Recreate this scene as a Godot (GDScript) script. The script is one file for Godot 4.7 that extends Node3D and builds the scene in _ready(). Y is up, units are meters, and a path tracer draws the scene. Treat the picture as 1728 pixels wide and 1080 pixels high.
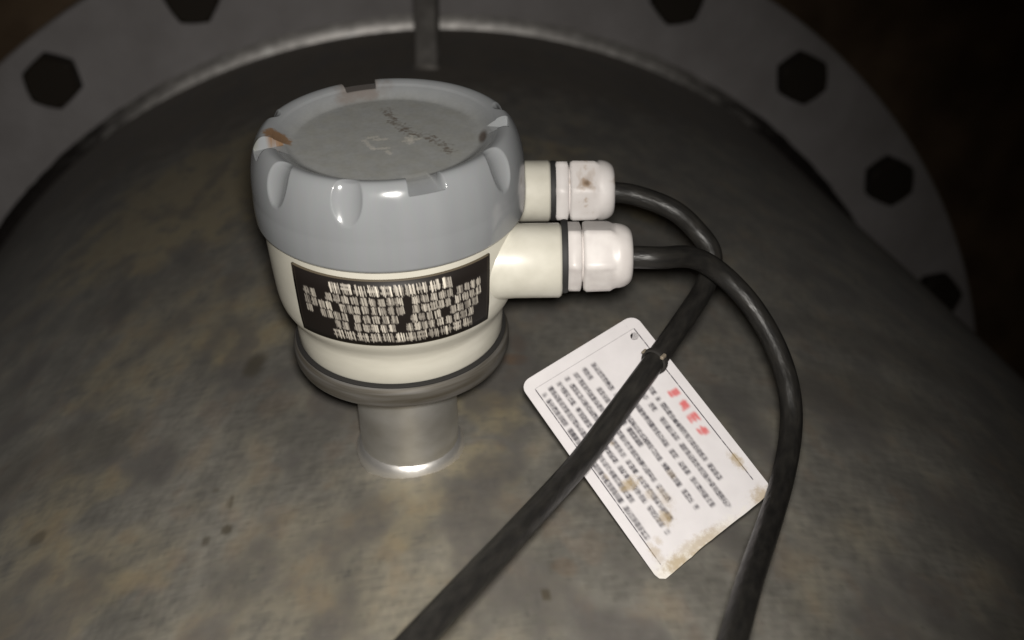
extends Node3D
# A level transmitter on a nozzle on top of a horizontal steel vessel, lit by a phone torch in the dark.

const OVAL := 1.034          # the shell is a little wider than high
const RC := 0.588            # radius of the vessel shell, its axis lies along z at y = -RC
const FLANGE := 0.72         # outer radius of the flange, its face is the plane z = 0
var rng := RandomNumberGenerator.new()

func _ready():
	rng.seed = 7
	# --- camera, background, light, exposure
	var cam := Camera3D.new()
	cam.name = "camera"
	add_child(cam)
	cam.transform = Transform3D(Basis(Vector3(0.9933, 0.0007, 0.1157), Vector3(0.0488, 0.9038, -0.4251), Vector3(-0.1049, 0.4279, 0.8977)).orthonormalized(), Vector3(-0.0591, 0.2639, 1.2978))
	var lens := CameraAttributesPhysical.new()
	lens.frustum_focal_length = 44.45
	lens.frustum_focus_distance = 0.43
	lens.exposure_aperture = 11.0
	cam.attributes = lens
	cam.fov = 30.2
	cam.near = 0.02
	cam.far = 60.0
	cam.current = true
	var we := WorldEnvironment.new()
	we.name = "world_environment"
	var env := Environment.new()
	env.background_mode = Environment.BG_COLOR
	env.background_color = Color(0.0065, 0.0048, 0.0032).linear_to_srgb()
	env.tonemap_mode = Environment.TONE_MAPPER_LINEAR
	env.tonemap_exposure = 1.0
	env.sdfgi_enabled = true
	env.ssao_enabled = true
	env.ssil_enabled = true
	we.environment = env
	add_child(we)
	var torch := SpotLight3D.new()
	torch.name = "phone_torch"
	add_child(torch)
	torch.position = cam.position + cam.basis.x * 0.003 + cam.basis.y * 0.011
	torch.look_at(Vector3(-0.085, 0.0, 0.83), Vector3.UP)
	torch.light_color = Color(1.0, 0.982, 0.955)
	torch.light_energy = 0.285
	torch.light_size = 0.01
	torch.spot_angle = 38.0
	torch.spot_angle_attenuation = 1.0
	torch.spot_range = 20.0
	torch.spot_attenuation = 2.0
	torch.shadow_enabled = true
	# --- setting and objects
	build_setting()
	build_vessel()
	build_bar()
	build_transmitter()
	build_cables()
	build_tag()

# ------------------------------------------------------------------ helpers
func numbered(called: String, parent: Node) -> String:
	var n := called
	var k := 0
	while parent.has_node(NodePath(n)):
		k += 1
		n = "%s_%03d" % [called, k]
	return n

func thing(called: String, label: String, category: String, xf := Transform3D(), group := "") -> Node3D:
	var o := Node3D.new()
	o.name = numbered(called, self)
	add_child(o, true)
	o.transform = xf
	o.set_meta("label", label)
	o.set_meta("category", category)
	if group != "":
		o.set_meta("group", group)
	return o

func obj(called: String, mesh: Mesh, m: Material, parent: Node = self, xf := Transform3D()) -> MeshInstance3D:
	var o := MeshInstance3D.new()
	o.name = numbered(called, parent)
	o.mesh = mesh
	o.material_override = m
	parent.add_child(o, true)
	o.transform = xf
	return o

func lin(r: float, g: float, b: float) -> Color:
	return Color(r, g, b).linear_to_srgb()

func mat(c: Color, rough := 0.6, metal := 0.0, spec := 0.5) -> StandardMaterial3D:
	var m := StandardMaterial3D.new()
	m.albedo_color = c
	m.roughness = rough
	m.metallic = metal
	m.metallic_specular = spec
	return m

func noise(sd: int, freq: float, oct := 4, kind := FastNoiseLite.TYPE_SIMPLEX_SMOOTH) -> FastNoiseLite:
	var n := FastNoiseLite.new()
	n.seed = sd
	n.frequency = freq
	n.noise_type = kind
	n.fractal_octaves = oct
	return n

func noise_tex(sd: int, freq: float, size: int, lo: Color, hi: Color, oct := 5) -> NoiseTexture2D:
	var t := NoiseTexture2D.new()
	t.width = size
	t.height = size
	t.seamless = true
	t.noise = noise(sd, freq, oct)
	var g := Gradient.new()
	g.set_color(0, lo)
	g.set_color(1, hi)
	t.color_ramp = g
	return t

func bumpy(m: StandardMaterial3D, tex: Texture2D, cm: float) -> void:
	m.heightmap_enabled = true
	m.heightmap_texture = tex
	m.heightmap_scale = cm

func world_tri(m: StandardMaterial3D, s: float) -> void:
	m.uv1_triplanar = true
	m.uv1_scale = Vector3(s, s, s)

# turned body round y; neighbouring segments that meet at less than 40 degrees are smoothed
func lathe(prof: PackedVector2Array, seg := 96, amp := 0.0, scallop := 0.0, fine := 9.0, pale := false) -> ArrayMesh:
	var wn := noise(51, 1.0, 4)
	var st := SurfaceTool.new()
	st.begin(Mesh.PRIMITIVE_TRIANGLES)
	var n := prof.size()
	var sn := []
	for i in n - 1:
		var d := prof[i + 1] - prof[i]
		sn.append(Vector2(d.y, -d.x).normalized())
	var base := 0
	for i in n - 1:
		var na: Vector2 = sn[i]
		var nb: Vector2 = sn[i]
		if i > 0 and sn[i - 1].dot(sn[i]) > 0.76:
			na = (sn[i - 1] + sn[i]).normalized()
		if i < n - 2 and sn[i + 1].dot(sn[i]) > 0.76:
			nb = (sn[i + 1] + sn[i]).normalized()
		for k in seg + 1:
			var t := TAU * k / seg
			for e in 2:
				var p: Vector2 = prof[i + e]
				var nn: Vector2 = nb if e else na
				var rr := p.x
				if amp > 0.0:
					rr += amp * wn.get_noise_3d(cos(t) * fine, sin(t) * fine, (i + e) * 0.35) + scallop * sin(t * 46.0)
				if pale:   # bright metal at the top, dark lower: the glint's sideways fade is painted in
					var glint := smoothstep(0.76, 0.93, -sin(t) + 0.09 * wn.get_noise_2d(cos(t) * 30.0, i * 0.4))
					st.set_color(Color(0.10, 0.09, 0.085).lerp(Color(0.9, 0.87, 0.84), glint * (0.9 + 0.5 * wn.get_noise_2d(cos(t) * 90.0, (i + e) * 0.5))))
				st.set_normal(Vector3(nn.x * cos(t), nn.y, nn.x * sin(t)))
				st.set_uv(Vector2(float(k) / seg, float(i + e) / (n - 1)))
				st.add_vertex(Vector3(rr * cos(t), p.y, rr * sin(t)))
		for k in seg:
			var a := base + k * 2
			for q in [a, a + 2, a + 1, a + 2, a + 3, a + 1]:
				st.add_index(q)
		base += (seg + 1) * 2
	st.generate_tangents()
	return st.commit()

# closed rings of equal count joined into a skin, ends capped
func loft(rings: Array, smooth := true) -> ArrayMesh:
	var st := SurfaceTool.new()
	st.begin(Mesh.PRIMITIVE_TRIANGLES)
	st.set_smooth_group(0 if smooth else -1)
	var n: int = rings[0].size()
	for i in rings.size() - 1:
		for k in n:
			var a: Vector3 = rings[i][k]
			var b: Vector3 = rings[i][(k + 1) % n]
			var c: Vector3 = rings[i + 1][k]
			var d: Vector3 = rings[i + 1][(k + 1) % n]
			for p in [a, c, b, b, c, d]:
				st.add_vertex(p)
	for e in 2:
		var ring: PackedVector3Array = rings[0] if e == 0 else rings[-1]
		var mid := Vector3.ZERO
		for p in ring:
			mid += p / n
		st.set_smooth_group(-1 if not smooth else 1 + e)
		for k in n:
			var tri := [mid, ring[k], ring[(k + 1) % n]]
			if e == 1:
				tri.reverse()
			for p in tri:
				st.add_vertex(p)
	st.generate_normals()
	return st.commit()

func ring_hex(ap: float, y: float, blend: float, turn := 0.0, n := 60) -> PackedVector3Array:
	# apothem ap; blend 0 hexagon, 1 circle
	var out := PackedVector3Array()
	for k in n:
		var t := TAU * k / n
		var u := fposmod(t - turn, TAU / 6.0) - TAU / 12.0
		var r := lerpf(ap / cos(u), ap * 1.03, blend)
		out.append(Vector3(r * cos(t), y, r * sin(t)))
	return out

func tube(pts: PackedVector3Array, r: float, seg := 20, per := 14) -> ArrayMesh:
	var path := PackedVector3Array()
	for i in pts.size() - 1:
		var p0 := pts[maxi(i - 1, 0)]
		var p3 := pts[mini(i + 2, pts.size() - 1)]
		for k in per:
			path.append(pts[i].cubic_interpolate(pts[i + 1], p0, p3, float(k) / per))
	path.append(pts[-1])
	for it in 6:   # relax the kinks
		var s := path.duplicate()
		for i in range(1, path.size() - 1):
			s[i] = path[i] * 0.5 + (path[i - 1] + path[i + 1]) * 0.25
		path = s
	var st := SurfaceTool.new()
	st.begin(Mesh.PRIMITIVE_TRIANGLES)
	var n := Vector3.UP
	var dist := 0.0
	for i in path.size():
		var t := (path[mini(i + 1, path.size() - 1)] - path[maxi(i - 1, 0)]).normalized()
		n = (n - t * n.dot(t)).normalized()
		var b := t.cross(n)
		if i > 0:
			dist += path[i].distance_to(path[i - 1])
		for k in seg + 1:
			var a := TAU * k / seg
			var d := n * cos(a) + b * sin(a)
			st.set_normal(d)
			st.set_uv(Vector2(float(k) / seg, dist * 30.0))
			st.add_vertex(path[i] + d * r)
	for i in path.size() - 1:
		for k in seg:
			var a := i * (seg + 1) + k
			for q in [a, a + seg + 1, a + 1, a + seg + 1, a + seg + 2, a + 1]:
				st.add_index(q)
	st.generate_tangents()
	return st.commit()

func rounded_box(s: Vector3, bev: float) -> ArrayMesh:
	var rings := []
	var h := s * 0.5
	for e in [[-h.y, bev], [-h.y + bev, 0.0], [h.y - bev, 0.0], [h.y, bev]]:
		var x: float = h.x - e[1]
		var z: float = h.z - e[1]
		var r := PackedVector3Array()
		for c in [[x - bev, z], [x, z - bev], [x, -z + bev], [x - bev, -z], [-x + bev, -z], [-x, -z + bev], [-x, z - bev], [-x + bev, z]]:
			r.append(Vector3(c[0], e[0], c[1]))
		rings.append(r)
	return loft(rings, false)

# ------------------------------------------------------------------ setting
func build_setting():
	var soil := mat(Color.WHITE, 0.95)
	soil.albedo_texture = noise_tex(31, 0.02, 512, lin(0.05, 0.034, 0.02), lin(0.16, 0.11, 0.07))
	world_tri(soil, 0.7)
	var gm := PlaneMesh.new()
	gm.size = Vector2(60, 60)
	var g := obj("ground", gm, soil, self, Transform3D(Basis(), Vector3(0, -1.7, -8)))
	g.set_meta("kind", "structure")
	g.set_meta("label", "dark brown ground far below the vessel")
	var wm := mat(Color.WHITE, 0.95)
	wm.albedo_texture = noise_tex(32, 0.016, 512, lin(0.17, 0.115, 0.07), lin(0.42, 0.30, 0.195))
	world_tri(wm, 0.8)
	var bm := BoxMesh.new()
	bm.size = Vector3(14, 6, 0.3)
	var w := obj("wall", bm, wm, self, Transform3D(Basis(Vector3.UP, 0.12), Vector3(-0.6, 1.296, -0.85)))
	w.set_meta("kind", "structure")
	w.set_meta("label", "dim brown wall behind the flange")

# ------------------------------------------------------------------ vessel
func shell_image() -> Image:
	# arc -0.62..0.62 m across, z 0..1.3 m along; real colours: plain dull steel, tan dust, dark oily drips, rust; painted: far grazing shade
	var w := 900
	var h := 944
	var n1 := noise(11, 0.006, 5)
	var n2 := noise(12, 0.022, 4)
	var n3 := noise(13, 0.0045, 4)
	var n4 := noise(14, 0.05, 3)
	var n5 := noise(15, 0.012, 3)
	# tan dust patches: arc, z, size across, size along, strength
	var dust := [[-0.205, 0.435, 0.085, 0.12, 1.7], [-0.165, 0.35, 0.05, 0.07, 1.2], [-0.25, 0.50, 0.07, 0.05, 0.7], [-0.209, 0.84, 0.03, 0.03, 0.5], [-0.20, 0.91, 0.04, 0.05, 0.55], [-0.165, 0.90, 0.025, 0.03, 0.35],
		[-0.012, 0.835, 0.018, 0.02, 0.8], [-0.024, 0.88, 0.016, 0.018, 0.7], [0.111, 0.566, 0.016, 0.02, 1.2], [0.066, 0.443, 0.03, 0.03, 0.7], [-0.135, 0.70, 0.04, 0.05, 0.7], [-0.17, 0.65, 0.05, 0.03, 0.5], [-0.075, 0.95, 0.06, 0.07, 0.3],
		[-0.191, 0.717, 0.03, 0.06, 0.5], [0.02, 0.53, 0.05, 0.04, 0.4], [-0.05, 0.905, 0.02, 0.03, 0.6]]
	var dark := [[-0.124, 0.754, 0.006, 0.013, 1.0], [-0.1235, 0.896, 0.0022, 0.0035, 1.0], [-0.1245, 0.877, 0.0014, 0.005, 0.8], [-0.1315, 0.901, 0.0016, 0.0035, 0.8], [-0.009, 0.968, 0.0016, 0.0035, 1.0], [-0.132, 0.865, 0.0016, 0.002, 0.6],
		[-0.20, 0.60, 0.05, 0.04, 0.3], [-0.225, 0.79, 0.05, 0.03, 0.4], [-0.21, 0.86, 0.004, 0.006, 0.8], [0.17, 0.8, 0.05, 0.03, 0.4], [0.22, 0.72, 0.06, 0.03, 0.4], [-0.02, 0.62, 0.06, 0.03, 0.3], [0.012, 0.90, 0.01, 0.01, 0.3]]
	var rust := [[0.001, 0.788, 0.007, 0.006, 1.0], [0.004, 0.771, 0.004, 0.01, 0.6], [0.0, 0.953, 0.004, 0.006, 0.35], [0.06, 0.87, 0.012, 0.006, 0.3], [-0.11, 0.80, 0.01, 0.012, 0.25]]
	var px := 1.24 / w
	var dmap := PackedFloat32Array()
	dmap.resize(w * h)
	var rmap := dmap.duplicate()
	var kmap := dmap.duplicate()
	stamp(dmap, w, h, px, dust, n3, n4, 0.028)
	stamp(rmap, w, h, px, rust, n3, n4, 0.006)
	stamp(kmap, w, h, px, dark, n3, n4, 0.004)
	var img := Image.create(w, h, false, Image.FORMAT_RGB8)
	var gray := Vector3(0.205, 0.194, 0.168)
	for y in h:
		var ym := y * px * 1000.0
		var fr := ym * 0.001
		for x in w:
			var xm := x * px * 1000.0
			var at := y * w + x
			var mid := n2.get_noise_2d(xm * 1.9, ym * 1.1)
			var streak := n5.get_noise_2d(xm * 2.6 + ym * 0.4, ym * 1.2)
			var far_shade := smoothstep(0.33, 0.21, fr + 0.07 * mid - 0.03 * streak) * 0.75  # darkness of grazing light near the flange, painted into the albedo
			var fine := 0.6 * n4.get_noise_2d(xm * 5.0 + ym * 1.2, ym * 1.1) + 0.6 * n4.get_noise_2d(xm * 1.6 + 400.0, ym * 4.0)
			var c := gray * (1.0 + 0.38 * fine) * ((1.0 + 0.30 * n1.get_noise_2d(xm * 3.2, ym * 1.7) + 0.24 * mid) * (1.0 + 0.18 * streak))
			var d := clampf(maxf(dmap[at], streak * 0.4) * (0.75 + 0.9 * mid + 0.5 * fine), 0.0, 0.95)
			c = c.lerp(Vector3(0.40, 0.33, 0.185), d * 0.8)
			c = c.lerp(Vector3(0.20, 0.12, 0.065), maxf(rmap[at], smoothstep(0.1, 0.5, mid) * 0.25) * 0.8)
			c = c.lerp(Vector3(0.12, 0.09, 0.06), far_shade)
			c = c.lerp(Vector3(0.11, 0.10, 0.095), 0.6 * smoothstep(0.08, 0.45, n1.get_noise_2d(xm * 3.0 + 800.0, ym * 1.6) + 0.25 * fine))
			c = c.lerp(Vector3(0.07, 0.055, 0.03), kmap[at] * 0.75)
			img.set_pixel(x, y, Color(c.x, c.y, c.z).linear_to_srgb())
	return img

# paints soft-edged ragged patches into a map: each is arc, z, size across, size along, strength
func stamp(map: PackedFloat32Array, w: int, h: int, px: float, list: Array, n3: FastNoiseLite, n4: FastNoiseLite, warp: float) -> void:
	for s in list:
		var small: bool = s[2] < 0.009
		var k: float = minf(warp, s[2] * (0.5 if small else 0.9))
		var ex: float = s[2] * 1.3 + k
		var ez: float = s[3] * 1.3 + k
		for y in range(maxi(0, int((s[1] - ez) / px)), mini(h, int((s[1] + ez) / px) + 1)):
			for x in range(maxi(0, int((s[0] + 0.62 - ex) / px)), mini(w, int((s[0] + 0.62 + ex) / px) + 1)):
				var f := px * 1000.0
				var wx := x * px - 0.62 + k * (n3.get_noise_2d(x * f * 4.0, y * f * 4.0) + 0.4 * n4.get_noise_2d(x * f, y * f))
				var wz := y * px + k * (n3.get_noise_2d(x * f * 4.0 + 700.0, y * f * 4.0) + 0.4 * n4.get_noise_2d(x * f + 300.0, y * f))
				var q: float = ((wx - s[0]) / s[2]) ** 2 + ((wz - s[1]) / s[3]) ** 2
				if q < 1.6:
					map[y * w + x] = maxf(map[y * w + x], s[4] * smoothstep(1.6, 0.25, q))

func build_vessel():
	var ves := thing("steel_vessel", "large horizontal dull grey steel vessel with a dark bolted flange ring at its far end", "tank", Transform3D(Basis(), Vector3(0, -RC, 0)))
	# shell, axis at the node's origin
	var sm := mat(Color.WHITE, 0.68, 0.15)
	sm.rim_enabled = true   # dust and grime scatter light back at grazing angles
	sm.rim = 0.16
	sm.rim_tint = 0.6
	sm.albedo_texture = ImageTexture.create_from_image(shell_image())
	sm.texture_repeat = false
	bumpy(sm, noise_tex(21, 0.03, 1024, Color.BLACK, Color.WHITE, 6), 0.04)
	var st := SurfaceTool.new()
	st.begin(Mesh.PRIMITIVE_TRIANGLES)
	var na := 720
	var nz := 70
	var dent := noise(41, 2.2, 3)
	for j in nz + 1:
		var z := 2.1 * j / nz - 0.02
		for i in na + 1:
			var t := TAU * i / na - PI
			var r := RC + 0.0012 * dent.get_noise_3d(sin(t), cos(t), z)
			st.set_normal(Vector3(sin(t), cos(t), 0))
			st.set_uv(Vector2((t * RC + 0.62) / 1.24, z / 1.3))
			st.add_vertex(Vector3(r * OVAL * sin(t), r * cos(t), z))
	for j in nz:
		for i in na:
			var a := j * (na + 1) + i
			for q in [a, a + na + 1, a + 1, a + 1, a + na + 1, a + na + 2]:
				st.add_index(q)
	st.generate_normals()
	st.generate_tangents()
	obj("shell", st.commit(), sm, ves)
	# flange ring, turned round the vessel axis (lathe y -> +z)
	var turn := Transform3D(Basis(Vector3.RIGHT, PI / 2.0), Vector3.ZERO)
	var fm := mat(Color.WHITE, 0.7, 0.0)
	fm.albedo_texture = noise_tex(22, 0.012, 512, lin(0.335, 0.315, 0.315), lin(0.43, 0.41, 0.415), 6)
	world_tri(fm, 2.2)
	bumpy(fm, noise_tex(23, 0.05, 512, Color.BLACK, Color.WHITE, 5), 0.05)
	var fp := PackedVector2Array([Vector2(RC - 0.004, -0.034), Vector2(FLANGE - 0.002, -0.034), Vector2(FLANGE, -0.032), Vector2(FLANGE, -0.0025), Vector2(FLANGE - 0.0025, 0.0), Vector2(RC - 0.004, 0.0)])
	var fl := obj("flange", lathe(fp, 240), fm, ves, turn)
	# weld fillet between shell and flange, uneven bead, glint at its top painted pale
	var wp := PackedVector2Array()
	for i in 9:
		var u := i / 8.0
		var leg := 0.0158
		# from the shell out to the flange face, slightly hollow
		wp.append(Vector2(RC - 0.0006 + leg * u, 0.006 * (1.0 - u) + 0.0011 * sin(PI * u) + 0.0004))
	wp.reverse()
	var wm := mat(Color.WHITE, 0.48, 0.75)
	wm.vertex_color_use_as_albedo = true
	wm.albedo_texture = noise_tex(24, 0.03, 512, Color(0.75, 0.75, 0.75), Color.WHITE, 5)
	world_tri(wm, 4.0)
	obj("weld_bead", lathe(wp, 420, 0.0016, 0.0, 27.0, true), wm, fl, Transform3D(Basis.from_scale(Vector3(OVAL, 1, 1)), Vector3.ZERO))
	# hexagon bolts in the flange
	var bm := mat(lin(0.036, 0.029, 0.022), 0.6, 0.0, 0.3)
	bumpy(bm, noise_tex(25, 0.08, 256, Color.BLACK, Color.WHITE, 4), 0.04)
	world_tri(bm, 12.0)
	var ap := 0.0262
	var bolt := loft([ring_hex(ap, 0.0, 0.18, 0, 48), ring_hex(ap, 0.0165, 0.18, 0, 48), ring_hex(ap * 0.985, 0.0195, 0.4, 0, 48), ring_hex(ap * 0.91, 0.0215, 1.0, 0, 48)], false)
	for k in range(-6, 6):
		var t := 0.4164 + k * TAU / 24.0
		var p := Vector3(0.6736 * sin(t), 0.6736 * cos(t), 0.0005)
		var b := Basis(Vector3.BACK, rng.randf_range(0, PI)) * turn.basis
		# children of the flange live in its turned axes
		obj("bolt", bolt, bm, fl, turn.affine_inverse() * Transform3D(b, p))
	# the nozzle that carries the transmitter
	var xf := transmitter_frame()
	var local := Transform3D(xf.basis, xf.origin + Vector3(0, RC, 0))
	var nm := mat(lin(0.66, 0.655, 0.64), 0.5, 0.85)
	nm.roughness_texture = noise_tex(26, 0.02, 256, Color(0.75, 0.75, 0.75), Color.WHITE, 4)
	nm.albedo_texture = noise_tex(27, 0.015, 256, Color(0.86, 0.85, 0.83), Color.WHITE, 5)
	var np := PackedVector2Array([Vector2(0.0208, 0.056), Vector2(0.0206, 0.045), Vector2(0.0205, 0.02), Vector2(0.0205, 0.004), Vector2(0.0205, -0.01)])
	np.reverse()
	var noz := obj("nozzle", lathe(np, 96), nm, ves, local)
	var bead := mat(lin(0.80, 0.78, 0.75), 0.40, 0.85)
	var bp := PackedVector2Array()
	for i in 10:
		var u := PI * 0.6 * i / 9.0 - 0.2
		bp.append(Vector2(0.0184 + 0.0044 * cos(u), -0.0008 + 0.0066 * sin(u)))
	obj("weld_bead", lathe(bp, 160, 0.0006, 0.0001, 6.0), bead, noz)

func build_bar():
	var m := mat(Color.WHITE, 0.6, 0.25)
	m.albedo_texture = noise_tex(28, 0.02, 256, lin(0.16, 0.15, 0.14), lin(0.3, 0.285, 0.27), 5)
	world_tri(m, 6.0)
	var t := thing("steel_bar", "upright grey flat steel bar standing on the vessel in front of the flange", "bar", Transform3D(Basis(Vector3.UP, -0.42), Vector3(-0.0085, -0.001, 0.178)))
	obj("upright", rounded_box(Vector3(0.0215, 0.36, 0.012), 0.0012), m, t, Transform3D(Basis(), Vector3(0, 0.18, 0)))
	var wm := mat(lin(0.3, 0.28, 0.26), 0.5, 0.3)
	var rings := []
	for i in 5:
		var u := i / 4.0
		var r := PackedVector3Array()
		for k in 24:
			var a := TAU * k / 24.0
			var f := 1.0 - 0.28 * u + 0.06 * sin(a * 5.0)
			r.append(Vector3(0.0128 * f * signf(cos(a)) * sqrt(absf(cos(a))), 0.005 * u, 0.0085 * f * signf(sin(a)) * sqrt(absf(sin(a)))))
		rings.append(r)
	obj("weld_bead", loft(rings), wm, t)

# ------------------------------------------------------------------ transmitter
func transmitter_frame() -> Transform3D:
	return Transform3D(Basis(Vector3(0.9929, 0.0140, 0.1177), Vector3(-0.0316, 0.9883, 0.1494), Vector3(-0.1143, -0.1521, 0.9817)).orthonormalized(), Vector3(-0.0515, 0.0, 0.8615))

func lid_profile() -> PackedVector2Array:
	var key := PackedVector2Array()
	key.append(Vector2(0.0475, 0.1158))
	key.append(Vector2(0.0488, 0.1155))
	key.append(Vector2(0.0496, 0.1165))
	for i in 26:
		key.append(Vector2(0.0497 + 0.0002 * sin(PI * i / 25.0), 0.117 + 0.0103 * i / 25.0))
	for i in range(1, 42):   # round shoulder
		var a := 0.5 * PI * i / 41.0
		key.append(Vector2(0.0430 + 0.0067 * cos(a), 0.1275 + 0.0197 * sin(a)))
	for i in range(1, 12):
		key.append(Vector2(0.0430 - 0.0030 * i / 11.0, 0.1472 - 0.0009 * (i / 11.0) * (i / 11.0)))
	for i in range(1, 18):   # down to the sunk disc
		var u := i / 17.0
		key.append(Vector2(0.0400 - 0.0070 * u, 0.1463 - 0.0037 * smoothstep(-0.25, 1.0, u) ))
	for i in range(1, 30):
		key.append(Vector2(0.0330 * (1.0 - i / 29.0), 0.1426))
	return key

func lid_image() -> Image:
	var n := 640
	var img := Image.create(n, n, false, Image.FORMAT_RGB8)
	var n1 := noise(61, 0.02, 4)
	var n2 := noise(62, 0.07, 3)
	var n3 := noise(63, 0.011, 3)
	# scratched marks on the disc as strokes (x, z in metres)
	var strokes := [[-0.008, 0.002, -0.004, 0.009], [-0.004, 0.009, 0.001, 0.0085], [-0.0065, 0.0, -0.0035, -0.001], [-0.004, 0.0015, 0.0, 0.001], [0.007, 0.0, 0.0095, 0.004], [0.0065, 0.003, 0.012, 0.001], [0.009, -0.002, 0.0085, 0.005], [0.001, 0.011, 0.0025, 0.013]]
	var crack := [[-0.002, -0.024, 0.001, -0.014], [0.001, -0.014, 0.006, -0.007], [0.006, -0.007, 0.009, -0.003], [0.009, -0.003, 0.016, 0.001], [0.016, 0.001, 0.021, 0.007], [0.021, 0.007, 0.023, 0.012]]
	for y in n:
		for x in n:
			var p := Vector2(x - n / 2.0, y - n / 2.0) * (0.106 / n)
			var r := p.length()
			var c := Vector3(0.222, 0.231, 0.240)
			c *= 1.0 + 0.05 * n3.get_noise_2d(x, y)
			var dust := smoothstep(0.0415, 0.029, r) * (0.65 + 0.35 * n1.get_noise_2d(x, y))
			c = c.lerp(Vector3(0.205, 0.205, 0.187), dust)
			c *= 1.0 + 0.13 * smoothstep(0.041, 0.034, r) * (0.6 * n1.get_noise_2d(x + 50, y) + 0.5 * n2.get_noise_2d(x, y))
			if r < 0.036:
				for s in strokes:
					var q := Geometry2D.get_closest_point_to_segment(p, Vector2(s[0], s[1]), Vector2(s[2], s[3])).distance_to(p)
					c = c.lerp(Vector3(0.40, 0.38, 0.34), 0.45 * smoothstep(0.0012, 0.0003, q + 0.0009 * n2.get_noise_2d(x * 2, y * 2)))
				for s in crack:
					var q := Geometry2D.get_closest_point_to_segment(p, Vector2(s[0], s[1]), Vector2(s[2], s[3])).distance_to(p)
					c = c.lerp(Vector3(0.10, 0.085, 0.07), clampf(0.55 + 0.9 * n1.get_noise_2d(x * 2, y * 2), 0.0, 0.85) * smoothstep(0.0022, 0.0003, q + 0.003 * n2.get_noise_2d(x, y)))
			# brown dirt packed in the left slot, olive muck at the back left
			var ds: float = Vector2((p.x + 0.0385) / 0.0052, (p.y - 0.0035) / 0.0045).length() + 0.25 * n2.get_noise_2d(x, y)
			c = c.lerp(Vector3(0.17, 0.095, 0.045), 0.9 * smoothstep(1.1, 0.7, ds))
			var dm: float = Vector2((p.x + 0.014) / 0.011, (p.y + 0.038) / 0.010).length() + 0.5 * n1.get_noise_2d(x, y)
			c = c.lerp(Vector3(0.16, 0.135, 0.12), 0.75 * smoothstep(1.2, 0.4, dm))
			var dr: float = Vector2((p.x - 0.0345) / 0.0018, (p.y - 0.001) / 0.006).length()
			c = c.lerp(Vector3(0.06, 0.045, 0.035), 0.9 * smoothstep(1.2, 0.4, dr))
			var dl: float = Vector2((p.x + 0.047) / 0.003, (p.y - 0.007) / 0.002).length()
			c = c.lerp(Vector3(0.13, 0.13, 0.08), 0.7 * smoothstep(1.3, 0.4, dl))
			img.set_pixel(x, y, Color(c.x, c.y, c.z).linear_to_srgb())
	return img

func build_lid(parent: Node3D, off: Vector3):
	var prof := lid_profile()
	var np := prof.size()
	var seg := 900
	var slots := [[68.0, 0.0056, 0.0470, 0.1424], [163.0, 0.0046, 0.0470, 0.1436], [251.0, 0.0062, 0.060, 0.1456], [-4.0, 0.0040, 0.0440, 0.1440]]
	var dents := [101.0, 136.0, 30.0, -22.0, 196.0]
	var nrm := PackedVector2Array()
	var run := PackedFloat32Array()
	var acc := 0.0
	for i in np:
		var d := prof[mini(i + 1, np - 1)] - prof[maxi(i - 1, 0)]
		nrm.append(Vector2(d.y, -d.x).normalized())
		if i > 0:
			acc += prof[i].distance_to(prof[i - 1])
		run.append(acc)
	# middle of the shoulder along the run
	var mid: float = run[26 + 24]
	var pos := PackedVector3Array()
	for i in np:
		for k in seg:
			var t := TAU * k / seg
			var r := prof[i].x
			var h := prof[i].y
			if i > 3 and r > 0.028:
				for dg in dents:
					var du := wrapf(t - deg_to_rad(dg), -PI, PI) * r
					if absf(du) < 0.008:
						var q := (du / 0.0054) ** 2 + ((run[i] - mid) / 0.0090) ** 2
						if q < 1.0:
							var dep := 0.0021 * pow(1.0 - q, 0.8)
							r -= nrm[i].x * dep
							h -= nrm[i].y * dep
				for s in slots:
					var da := absf(wrapf(t - deg_to_rad(s[0]), -PI, PI))
					if da < s[1] / 0.042 and prof[i].x > 0.0329 and prof[i].x < s[2]:
						h = minf(h, s[3] - maxf(0.0, (prof[i].x - 0.036)) * 0.13)
			pos.append(Vector3(r * cos(t), h, r * sin(t)) + off)
	var st := SurfaceTool.new()
	st.begin(Mesh.PRIMITIVE_TRIANGLES)
	st.set_smooth_group(0)
	for p in pos:
		st.set_uv(Vector2(0.5 + p.x / 0.106, 0.5 + p.z / 0.106))
		st.add_vertex(p)
	for i in np - 1:
		for k in seg:
			var a := i * seg + k
			var b := i * seg + (k + 1) % seg
			for q in [a, a + seg, b, b, a + seg, b + seg]:
				st.add_index(q)
	st.generate_normals()
	var m := mat(Color.WHITE, 0.55, 0.0)
	m.albedo_texture = ImageTexture.create_from_image(lid_image())
	m.texture_repeat = false
	# glossy enamel on the rim, dull dust on the disc
	var ri := Image.create(256, 256, false, Image.FORMAT_RGB8)
	var rn := noise(64, 0.04, 4)
	for y in 256:
		for x in 256:
			var r := Vector2(x - 127.5, y - 127.5).length() * (0.106 / 256.0)
			var v := lerpf(0.85, 0.17, smoothstep(0.033, 0.039, r)) + 0.10 * rn.get_noise_2d(x, y)
			ri.set_pixel(x, y, Color(v, v, v))
	m.roughness = 1.0
	m.roughness_texture = ImageTexture.create_from_image(ri)
	obj("lid", st.commit(), m, parent)

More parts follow.
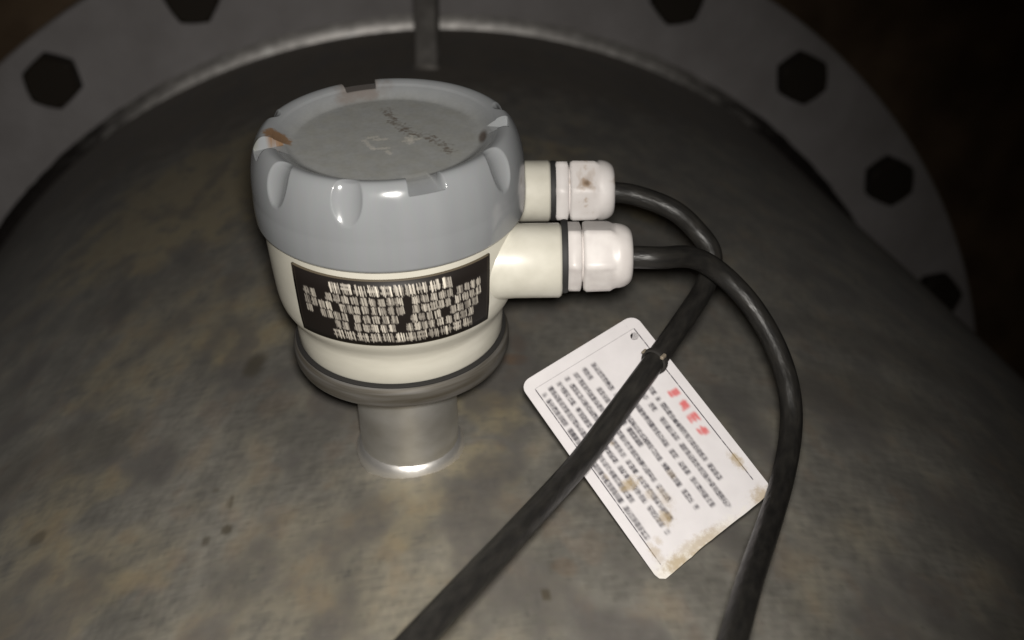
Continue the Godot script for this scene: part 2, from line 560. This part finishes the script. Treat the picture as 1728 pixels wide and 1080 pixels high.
func plate_image() -> Image:
	# black print with worn white characters, each a cluster of upright strokes
	var w := 900
	var h := 330
	var img := Image.create(w, h, false, Image.FORMAT_RGB8)
	var black := Color(0.11, 0.095, 0.09)
	img.fill(black)
	var edge := Color(0.33, 0.30, 0.25)
	img.fill_rect(Rect2i(0, 0, w, 5), edge)
	img.fill_rect(Rect2i(0, h - 5, w, 5), edge)
	img.fill_rect(Rect2i(0, 0, 5, h), edge)
	img.fill_rect(Rect2i(w - 5, 0, 5, h), edge)
	img.fill_rect(Rect2i(14, 10, 3, h - 20), Color(0.2, 0.18, 0.15))
	img.fill_rect(Rect2i(w - 17, 10, 3, h - 20), Color(0.2, 0.18, 0.15))
	var r := RandomNumberGenerator.new()
	r.seed = 5
	# rows: y, height, list of [x0, x1]
	# each row: y, height, strength, first and last x of its groups
	var rows := [[24, 56, 1.0, [[190, 712]]], [84, 42, 0.85, [[52, 116], [165, 500], [530, 700], [722, 858]]], [128, 42, 0.85, [[52, 206], [226, 505], [530, 690], [712, 850]]],
		[172, 42, 0.82, [[56, 104], [130, 250], [285, 470], [520, 660], [690, 835]]], [216, 42, 0.88, [[196, 262], [282, 470], [500, 610], [630, 800]]], [262, 50, 1.0, [[180, 770]]]]
	for row in rows:
		for grp in row[3]:
			var x: float = grp[0]
			while x < grp[1] - 16:
				var cw := r.randf_range(40, 52) if row[1] > 45 else r.randf_range(24, 34)
				var lvl: float = row[2] * r.randf_range(0.8, 1.0)
				for k in 6:   # uprights
					plate_stroke(img, x + (cw - 4) * (k + r.randf_range(0, 0.8)) / 6.0, row[0] + r.randf_range(-3, 5), r.randf_range(3.5, 6.5), row[1] - r.randf_range(0, 8), lvl * r.randf_range(0.5, 1.0))
				for k in 2:   # cross strokes
					plate_stroke(img, x, row[0] + r.randf_range(0, row[1] - 12), cw, 12.0, lvl * r.randf_range(0.4, 0.7))
				x += cw + r.randf_range(4, 9)
	return img

func plate_stroke(img: Image, x0: float, y0: float, sw: float, sh: float, b: float) -> void:
	for yy in range(int(y0 - 5), int(y0 + sh + 5)):
		var fade := smoothstep(y0 - 5.0, y0 + 4.0, yy) * smoothstep(y0 + sh + 5.0, y0 + sh - 4.0, yy)
		var sx := x0 + (yy - y0) * 0.13
		for xx in range(int(sx), int(sx + sw) + 1):
			if xx > 20 and xx < img.get_width() - 20 and yy > 8 and yy < img.get_height() - 8:
				var cov := clampf(minf(xx + 1 - sx, sx + sw - xx), 0.0, 1.0)
				var cc := Color(0.11, 0.095, 0.09).lerp(Color(0.92, 0.89, 0.83), b * fade * cov)
				if cc.r > img.get_pixel(xx, yy).r:
					img.set_pixel(xx, yy, cc)

func build_gland(parent: Node3D, off: Vector3, ry: float, rz: float, bl: float, m: Material, wash: Material, tilt: float, label_: String):
	# along local +x from the boss end
	var b := Basis(Vector3.BACK, -PI / 2.0) * Basis(Vector3.UP, tilt)
	var xf := Transform3D(b * Basis.from_scale(Vector3(1, 0.92, 1)), off)
	var cap := []
	var s := ry
	# y runs outward along the gland
	cap.append(ring_hex(s * 0.80, 0.0078, 1.0))
	cap.append(ring_hex(s * 0.965, 0.0080, 0.25))
	cap.append(ring_hex(s * 1.0, 0.0092, 0.06))
	cap.append(ring_hex(s * 0.985, 0.0185, 0.08))
	cap.append(ring_hex(s * 0.965, 0.0200, 0.45))
	for i in 9:
		var a := 0.5 * PI * i / 8.0
		cap.append(ring_hex(s * (0.66 + 0.33 * cos(a)), 0.0210 + 0.0065 * sin(a), 1.0))
	cap.append(ring_hex(s * 0.42, 0.0272, 1.0))
	cap.append(ring_hex(s * 0.36, 0.0240, 1.0))
	var nut := obj("gland_nut", loft(cap), m, parent, xf)
	var col := [ring_hex(s * 0.93, 0.0016, 0.5), ring_hex(s * 0.98, 0.0022, 0.08), ring_hex(s * 0.98, 0.0066, 0.08), ring_hex(s * 0.93, 0.0072, 0.5), ring_hex(s * 0.80, 0.0074, 1.0), ring_hex(s * 0.80, 0.0082, 1.0)]
	obj("collar", loft(col), m, nut)
	obj("sealing_washer", lathe(PackedVector2Array([Vector2(0.004, -0.0006), Vector2(rz * 0.985, -0.0006), Vector2(rz, 0.0002), Vector2(rz, 0.0012), Vector2(rz * 0.985, 0.0018), Vector2(0.004, 0.0018)]), 60), wash, nut)

func lowered(h0: float, pts: Array) -> PackedVector2Array:
	var p := PackedVector2Array()
	for q in pts:
		p.append(Vector2(q[0], q[1] - h0))
	return p

func build_transmitter():
	var fr := transmitter_frame()
	var h0 := 0.0520
	var xf := Transform3D(fr.basis, fr.origin + fr.basis.y * h0)
	var t := thing("level_transmitter", "cream round level transmitter with grey screw lid and black nameplate on a steel nozzle", "transmitter", xf)
	var o := Vector3(0, -h0, 0)
	# steel process disc under the housing
	var dm := mat(lin(0.17, 0.165, 0.16), 0.6, 0.3)
	dm.albedo_texture = noise_tex(71, 0.02, 256, Color(0.62, 0.58, 0.5), Color.WHITE, 4)
	obj("process_disc", lathe(lowered(h0, [[0.018, 0.0520], [0.0405, 0.0520], [0.0420, 0.0528], [0.0426, 0.0544], [0.0426, 0.0585], [0.0420, 0.0602], [0.0405, 0.0612], [0.02, 0.0612]]), 128), dm, t)
	obj("seal_ring", lathe(lowered(h0, [[0.03, 0.0606], [0.0410, 0.0607], [0.0415, 0.0611], [0.0415, 0.0615], [0.0410, 0.0619], [0.03, 0.0620]]), 128), mat(lin(0.012, 0.011, 0.01), 0.8), t)
	# cream housing
	var cream := mat(Color.WHITE, 0.46, 0.0)
	cream.albedo_texture = noise_tex(72, 0.014, 512, lin(0.52, 0.50, 0.43), lin(0.61, 0.59, 0.515), 4)
	cream.clearcoat_enabled = true
	cream.clearcoat = 0.4
	cream.clearcoat_roughness = 0.25
	var hp := [[0.030, 0.0610], [0.0385, 0.0614], [0.0397, 0.0620], [0.0402, 0.0632], [0.0403, 0.0690], [0.0404, 0.0725], [0.0409, 0.0748], [0.0420, 0.0770], [0.0436, 0.0792], [0.0449, 0.0818], [0.0457, 0.0850], [0.0462, 0.0890], [0.0468, 0.0980], [0.0473, 0.108], [0.0474, 0.117], [0.03, 0.1172]]
	var body := obj("housing", lathe(lowered(h0, hp), 160), cream, t)
	# cable bosses
	for e in [[0.0995, 0.0150, 0.0138, 0.0628, 0.0122], [0.0992, -0.0400, 0.0124, 0.0602, 0.0122]]:
		var r: float = e[2]
		var len: float = e[3]
		var bp := PackedVector2Array([Vector2(r * 1.10, 0.0), Vector2(r * 1.06, len * 0.55), Vector2(r * 1.0, len * 0.72), Vector2(r, len - 0.0012), Vector2(r - 0.0008, len - 0.0002), Vector2(r - 0.0015, len), Vector2(0.002, len)])
		obj("cable_boss", lathe(bp, 72), cream, body, Transform3D(Basis(Vector3.BACK, -PI / 2.0), Vector3(0.0, e[0] - h0, e[1])))
	build_lid(t, o)
	# nameplate wrapped round the front
	var img := plate_image()
	var pm := mat(Color.WHITE, 0.5, 0.0, 0.3)
	pm.albedo_texture = ImageTexture.create_from_image(img)
	pm.texture_repeat = false
	var st := SurfaceTool.new()
	st.begin(Mesh.PRIMITIVE_TRIANGLES)
	var nu := 60
	var a0 := deg_to_rad(-42.5)
	var a1 := deg_to_rad(50.0)
	var rows := [[0.0838, 0.04565], [0.087, 0.0461], [0.091, 0.04655], [0.098, 0.04695], [0.105, 0.0473], [0.1122, 0.0475]]
	for side in 2:
		for j in rows.size():
			for i in nu + 1:
				var u := float(i) / nu
				var a := lerpf(a0, a1, u)
				var r: float = rows[j][1] + (0.0006 if side == 0 else -0.0006)
				var hh: float = rows[j][0]
				st.set_uv(Vector2(u, 1.0 - (hh - 0.0838) / 0.0284))
				st.add_vertex(Vector3(r * sin(a), hh - h0, r * cos(a)))
	var nr := rows.size()
	for side in 2:
		for j in nr - 1:
			for i in nu:
				var a := side * nr * (nu + 1) + j * (nu + 1) + i
				var quad := [a, a + nu + 1, a + 1, a + 1, a + nu + 1, a + nu + 2]
				if side == 1:
					quad.reverse()
				for q in quad:
					st.add_index(q)
	# rim
	var half := nr * (nu + 1)
	var loop := []
	for i in nu + 1:
		loop.append(i)
	for j in range(1, nr):
		loop.append(j * (nu + 1) + nu)
	for i in range(nu - 1, -1, -1):
		loop.append((nr - 1) * (nu + 1) + i)
	for j in range(nr - 2, 0, -1):
		loop.append(j * (nu + 1))
	for k in loop.size():
		var a: int = loop[k]
		var b: int = loop[(k + 1) % loop.size()]
		for q in [a, b, a + half, b, b + half, a + half]:
			st.add_index(q)
	st.generate_normals()
	var np := obj("nameplate", st.commit(), pm, t)
	np.set_meta("label", "black curved nameplate with rows of worn white characters")
	# white cable glands
	var white := mat(Color.WHITE, 0.42, 0.0)
	white.albedo_texture = noise_tex(73, 0.02, 256, lin(0.52, 0.485, 0.47), lin(0.66, 0.63, 0.61), 4)
	var dirty := mat(Color.WHITE, 0.5, 0.0)
	var dt := noise_tex(74, 0.018, 256, lin(0.05, 0.035, 0.02), lin(0.68, 0.655, 0.645), 5)
	var ramp := dt.color_ramp
	ramp.set_color(0, lin(0.09, 0.06, 0.035))
	ramp.add_point(0.12, lin(0.30, 0.22, 0.16))
	ramp.add_point(0.24, lin(0.58, 0.545, 0.53))
	dirty.albedo_texture = dt
	world_tri(dirty, 14.0)
	world_tri(white, 20.0)
	var rubber := mat(lin(0.02, 0.02, 0.02), 0.7)
	build_gland(t, Vector3(0.0631, 0.1012 - h0, 0.0150), 0.0117, 0.0136, 0.0, white, rubber, 0.3, "")
	build_gland(t, Vector3(0.0605, 0.0992 - h0, -0.0400), 0.0120, 0.0122, 0.0, dirty, rubber, 0.05, "")

# ------------------------------------------------------------------ cables and tag
func build_cables():
	var m := mat(Color.WHITE, 0.5, 0.0, 0.4)
	m.roughness_texture = noise_tex(81, 0.03, 256, Color(0.7, 0.7, 0.7), Color.WHITE, 4)
	m.albedo_texture = noise_tex(83, 0.025, 256, lin(0.012, 0.0115, 0.011), lin(0.027, 0.025, 0.022), 5)
	m.uv1_scale = Vector3(1, 0.35, 1)
	bumpy(m, noise_tex(82, 0.04, 256, Color.BLACK, Color.WHITE, 4), 0.015)
	var fr := transmitter_frame()
	var a := PackedVector3Array([fr * Vector3(0.073, 0.0988, -0.04), fr * Vector3(0.086, 0.0982, -0.04), fr * Vector3(0.096, 0.0965, -0.0395),
		Vector3(0.0585, 0.0985, 0.8546), Vector3(0.0680, 0.0902, 0.8580), Vector3(0.0732, 0.0821, 0.8641), Vector3(0.0691, 0.0720, 0.8718), Vector3(0.0549, 0.0652, 0.8912), Vector3(0.0392, 0.0580, 0.9106), Vector3(0.0223, 0.0484, 0.9288), Vector3(0.0059, 0.0417, 0.9490), Vector3(-0.0155, 0.0450, 0.9839), Vector3(-0.0377, 0.0497, 1.0203), Vector3(-0.0559, 0.0553, 1.0522), Vector3(-0.0723, 0.0606, 1.0812), Vector3(-0.10, 0.069, 1.13)])
	var ca := obj("black_cable", tube(a, 0.0042), m)
	ca.set_meta("label", "black cable from the rear gland crossing over the white tag to bottom left")
	ca.set_meta("category", "cable")
	ca.set_meta("group", "black cables of the transmitter")
	var b := PackedVector3Array([fr * Vector3(0.075, 0.1005, 0.015), fr * Vector3(0.0885, 0.1005, 0.015), fr * Vector3(0.099, 0.1000, 0.015),
		Vector3(0.0558, 0.0941, 0.8942), Vector3(0.0682, 0.0861, 0.8905), Vector3(0.0799, 0.0746, 0.8963), Vector3(0.0876, 0.0616, 0.9068), Vector3(0.0904, 0.0496, 0.9183), Vector3(0.0887, 0.0389, 0.9299), Vector3(0.0795, 0.0322, 0.9510), Vector3(0.0640, 0.0334, 0.9820), Vector3(0.0471, 0.0400, 1.0159), Vector3(0.0297, 0.0469, 1.0529), Vector3(0.0164, 0.0511, 1.0794), Vector3(-0.005, 0.056, 1.125)])
	var cb := obj("black_cable", tube(b, 0.0042), m)
	cb.name = "black_cable_001"
	cb.set_meta("label", "black cable from the front gland curving down beside the white tag's right end")
	cb.set_meta("category", "cable")
	cb.set_meta("group", "black cables of the transmitter")

func tag_image() -> Image:
	var w := 1056
	var h := 660
	var img := Image.create(w, h, false, Image.FORMAT_RGB8)
	var n1 := noise(91, 0.008, 4)
	var n2 := noise(92, 0.03, 4)
	var n3 := noise(93, 0.12, 3)
	var ink := PackedFloat32Array()
	ink.resize(w * h)
	var red := PackedFloat32Array()
	red.resize(w * h)
	var r := RandomNumberGenerator.new()
	r.seed = 12
	# lines of small print: characters as clusters of strokes
	var lines := [[150, 330, 830], [196, 310, 930], [252, 300, 900], [300, 100, 300], [318, 360, 880], [350, 95, 520], [398, 95, 780], [444, 90, 860], [490, 92, 900], [536, 88, 700], [578, 100, 860]]
	for l in lines:
		var x: float = l[1]
		while x < l[2]:
			var cw := r.randf_range(15, 21)
			if r.randf() < 0.10:
				x += cw
				continue
			var lvl := r.randf_range(0.7, 1.0)
			for s in 9:
				var horizontal := r.randf() < 0.5
				var ox := int(x + (0.0 if horizontal else r.randf_range(0, cw - 5)))
				var oy := int(l[0] + (r.randf_range(0, 22) if horizontal else 0.0))
				var sw := int(cw - 1 if horizontal else 4)
				var sh := 4 if horizontal else 27
				for yy in range(oy, mini(oy + sh, h)):
					for xx in range(ox, mini(ox + sw, w)):
						ink[yy * w + xx] = maxf(ink[yy * w + xx], lvl)
			x += cw + 3.0
	# red heading of four characters
	for c in 4:
		var x0 := 388 + c * 68
		for s in 11:
			var horizontal := s % 2 == 0
			var ox := int(x0 + (r.randf_range(0, 8) if horizontal else r.randf_range(0, 42)))
			var oy := int(62 + (r.randf_range(0, 44) if horizontal else r.randf_range(0, 10)))
			var sw := int(r.randf_range(28, 46)) if horizontal else 7
			var sh := 7 if horizontal else int(r.randf_range(26, 46))
			for yy in range(oy, mini(oy + sh, 112)):
				for xx in range(ox, mini(ox + sw, x0 + 52)):
					red[yy * w + xx] = 1.0
	# soften the print a little, as ink that has bled
	ink = blur(blur(ink, w, h, 7, 3), w, h, 5, 3)
	# thin frame line
	for x in range(60, w - 150):
		for k in 5:
			ink[(44 + k) * w + x] = 0.85
	for x in range(60, w - 70):
		for k in 5:
			ink[(h - 50 + k) * w + x] = 0.85
	for y in range(48, h - 48):
		for k in 4:
			ink[y * w + 56 + k] = 0.28
	red = blur(blur(red, w, h, 5, 4), w, h, 5, 4)
	# stains: x, y, rx, ry, strength
	var stains := [[640, 515, 26, 46, 0.9], [840, 470, 34, 30, 0.8], [770, 420, 50, 26, 0.35], [800, 50, 44, 22, 0.9], [980, 60, 40, 46, 0.8], [1026, 400, 20, 110, 0.9], [985, 470, 22, 40, 0.5], [900, 560, 20, 16, 0.4], [450, 470, 14, 12, 0.5], [960, 600, 26, 20, 0.4], [700, 330, 22, 18, 0.3], [560, 580, 20, 10, 0.35], [1000, 400, 30, 130, 0.7], [1015, 545, 34, 70, 0.9], [930, 600, 40, 22, 0.6], [720, 470, 24, 20, 0.4]]
	for y in h:
		for x in w:
			var c := Vector3(0.655, 0.63, 0.64) * (1.0 + 0.05 * n1.get_noise_2d(x, y))
			var i := ink[y * w + x]
			var wear := smoothstep(0.86, 0.99, float(x) / w + 0.05 * n2.get_noise_2d(x, y)) + 0.4 * smoothstep(0.1, 0.5, n2.get_noise_2d(x + 900, y))
			c = c.lerp(Vector3(0.07, 0.065, 0.075), minf(i * 1.25, 1.0) * clampf(1.0 - wear, 0.0, 1.0) * 0.95)
			c = c.lerp(Vector3(0.60, 0.10, 0.10), red[y * w + x] * 0.9)
			c = c.lerp(Vector3(0.72, 0.69, 0.60), 0.6 * smoothstep(0.9, 0.98, float(x) / w + 0.04 * n2.get_noise_2d(x, y)))
			var st := 0.0
			for s in stains:
				if absf(x - s[0]) > s[2] * 2.0 or absf(y - s[1]) > s[3] * 2.0:
					continue
				var q: float = Vector2((x - s[0]) / float(s[2]), (y - s[1]) / float(s[3])).length() + 0.55 * n2.get_noise_2d(x, y) + 0.2 * n3.get_noise_2d(x, y)
				if q < 1.5:
					st = maxf(st, s[4] * smoothstep(1.5, 0.2, q))
			c = c.lerp(Vector3(0.34, 0.245, 0.11), st * 0.8)
			img.set_pixel(x, y, Color(c.x, c.y, c.z).linear_to_srgb())
	return img

func blur(src: PackedFloat32Array, w: int, h: int, r: int, rv: int) -> PackedFloat32Array:
	var tmp := src.duplicate()
	for y in h:
		var s := 0.0
		for x in range(0, w):
			s += src[y * w + x]
			if x > 2 * r:
				s -= src[y * w + x - 2 * r - 1]
			if x >= r:
				tmp[y * w + x - r] = s / (2 * r + 1)
	var out := tmp.duplicate()
	for x in w:
		var s := 0.0
		for y in range(0, h):
			s += tmp[y * w + x]
			if y > 2 * rv:
				s -= tmp[(y - 2 * rv - 1) * w + x]
			if y > rv - 1:
				out[(y - rv) * w + x] = s / (2 * rv + 1)
	return out

func build_tag():
	# corners in the world: the hole's corner, then along the long side, and down the short side
	var c0 := Vector3(0.0384, 0.0647, 0.8805)
	var c1 := Vector3(0.0774, 0.0235, 0.9471)
	var c2 := Vector3(-0.0070, 0.0421, 0.8994)
	var ux := (c1 - c0).normalized()
	var uy := ((c2 - c0) - ux * (c2 - c0).dot(ux)).normalized()
	var nn := ux.cross(uy)
	var size := Vector2(0.0885, 0.0540)
	var mid := c0 + ux * size.x * 0.5 + uy * size.y * 0.5
	# node at the middle of the card, x along the print, z down the print, y out of its face
	var up := nn if nn.y > 0 else -nn
	var xf := Transform3D(Basis(ux, up, ux.cross(up)).orthonormalized(), mid)
	var zflip := 1.0 if xf.basis.z.dot(uy) > 0 else -1.0
	var t := thing("plastic_tag", "white plastic tag with red heading and grey print, stained at its lower end", "tag", xf)
	var poly := PackedVector2Array()
	var r := 0.0045
	for c in [[r, r, PI], [-1, r, -PI / 2]]:
		pass
	# rounded corners at the hole end, worn ragged corners at the other
	for i in 9:
		var a := PI + 0.5 * PI * i / 8.0
		poly.append(Vector2(r + r * cos(a), r + r * sin(a)))
	poly.append(Vector2(size.x * 0.4, 0.0))
	poly.append(Vector2(size.x * 0.8, 0.0001))
	var rr := RandomNumberGenerator.new()
	rr.seed = 4
	poly.append(Vector2(size.x - 0.0035, 0.0002))
	poly.append(Vector2(size.x - 0.0010, 0.0016))
	for i in range(1, 22):
		var v := i / 22.0
		var worn := 0.0002 * sin(v * 9.0) + rr.randf_range(-0.0001, 0.0001) - (0.0002 if v > 0.62 and v < 0.7 else 0.0)
		poly.append(Vector2(size.x - 0.0004 + worn + 0.0052 * v, size.y * v))
	poly.append(Vector2(size.x + 0.0035, size.y - 0.0006))
	poly.append(Vector2(size.x + 0.0015, size.y))
	poly.append(Vector2(size.x * 0.5, size.y + 0.0001))
	for i in 9:
		var a := 0.5 * PI + 0.5 * PI * i / 8.0
		poly.append(Vector2(r + r * cos(a), size.y - r + r * sin(a)))
	# punched hole near the first corner, joined to the outline by a hairline cut
	var hc := Vector2(0.0082, 0.0056)
	var hr := 0.0017
	var cut := PackedVector2Array()
	for i in 25:
		var a := PI - TAU * i / 24.0
		cut.append(hc + Vector2(cos(a), sin(a)) * hr)
	var full := PackedVector2Array()
	full.append_array(poly)
	full.append(Vector2(0.0, hc.y + 0.00001))
	for i in 24:
		full.append(cut[i])
	full.append(cut[0] + Vector2(0, -0.00002))
	full.append(Vector2(0.0, hc.y - 0.00001))
	var idx := Geometry2D.triangulate_polygon(full)
	if idx.is_empty():
		full = poly
		idx = Geometry2D.triangulate_polygon(full)
	var st := SurfaceTool.new()
	st.begin(Mesh.PRIMITIVE_TRIANGLES)
	st.set_smooth_group(-1)
	var th := 0.0007
	var half := size * 0.5
	for top in [true, false]:
		for k in idx:
			var p: Vector2 = full[k]
			st.set_uv(Vector2(p.x / (size.x + 0.006), p.y / size.y))
			st.add_vertex(Vector3(p.x - half.x, th if top else 0.0, (p.y - half.y) * zflip))
	for k in full.size():
		var a: Vector2 = full[k]
		var b: Vector2 = full[(k + 1) % full.size()]
		for q in [[a, true], [b, true], [a, false], [b, true], [b, false], [a, false]]:
			st.set_uv(Vector2(q[0].x / (size.x + 0.006), q[0].y / size.y))
			st.add_vertex(Vector3(q[0].x - half.x, th if q[1] else 0.0, (q[0].y - half.y) * zflip))
	st.generate_normals()
	var m := mat(Color.WHITE, 0.5, 0.0)
	m.albedo_texture = ImageTexture.create_from_image(tag_image())
	m.texture_repeat = false
	obj("card", st.commit(), m, t)
	# cable tie through the hole and round the cable
	var tie := thing("cable_tie", "dark cable tie holding the white tag to the black cable", "cable tie", Transform3D(Basis(), Vector3(0.0405, 0.0586, 0.9090)))
	var dirc := (Vector3(0.0223, 0.0484, 0.9288) - Vector3(0.0549, 0.0652, 0.8912)).normalized()
	var side := dirc.cross(Vector3.UP).normalized()
	var upv := side.cross(dirc)
	var basis_ := Basis(side, dirc, side.cross(dirc)).orthonormalized()
	basis_ = Basis(basis_.x, 0.25) * basis_
	var dark := mat(lin(0.018, 0.016, 0.014), 0.75)
	obj("strap", lathe(PackedVector2Array([Vector2(0.0043, -0.0013), Vector2(0.0051, -0.0011), Vector2(0.0053, 0.0), Vector2(0.0051, 0.0011), Vector2(0.0043, 0.0013)]), 40), dark, tie, Transform3D(basis_, Vector3.ZERO))
	var tan_ := mat(lin(0.24, 0.20, 0.15), 0.7)
	obj("head", rounded_box(Vector3(0.0014, 0.0030, 0.0014), 0.0003), tan_, tie, Transform3D(basis_, upv * 0.0036 - side * 0.0040))
	obj("tail", rounded_box(Vector3(0.0011, 0.0030, 0.0008), 0.0003), tan_, tie, Transform3D(basis_, upv * 0.0036 + side * 0.0041))
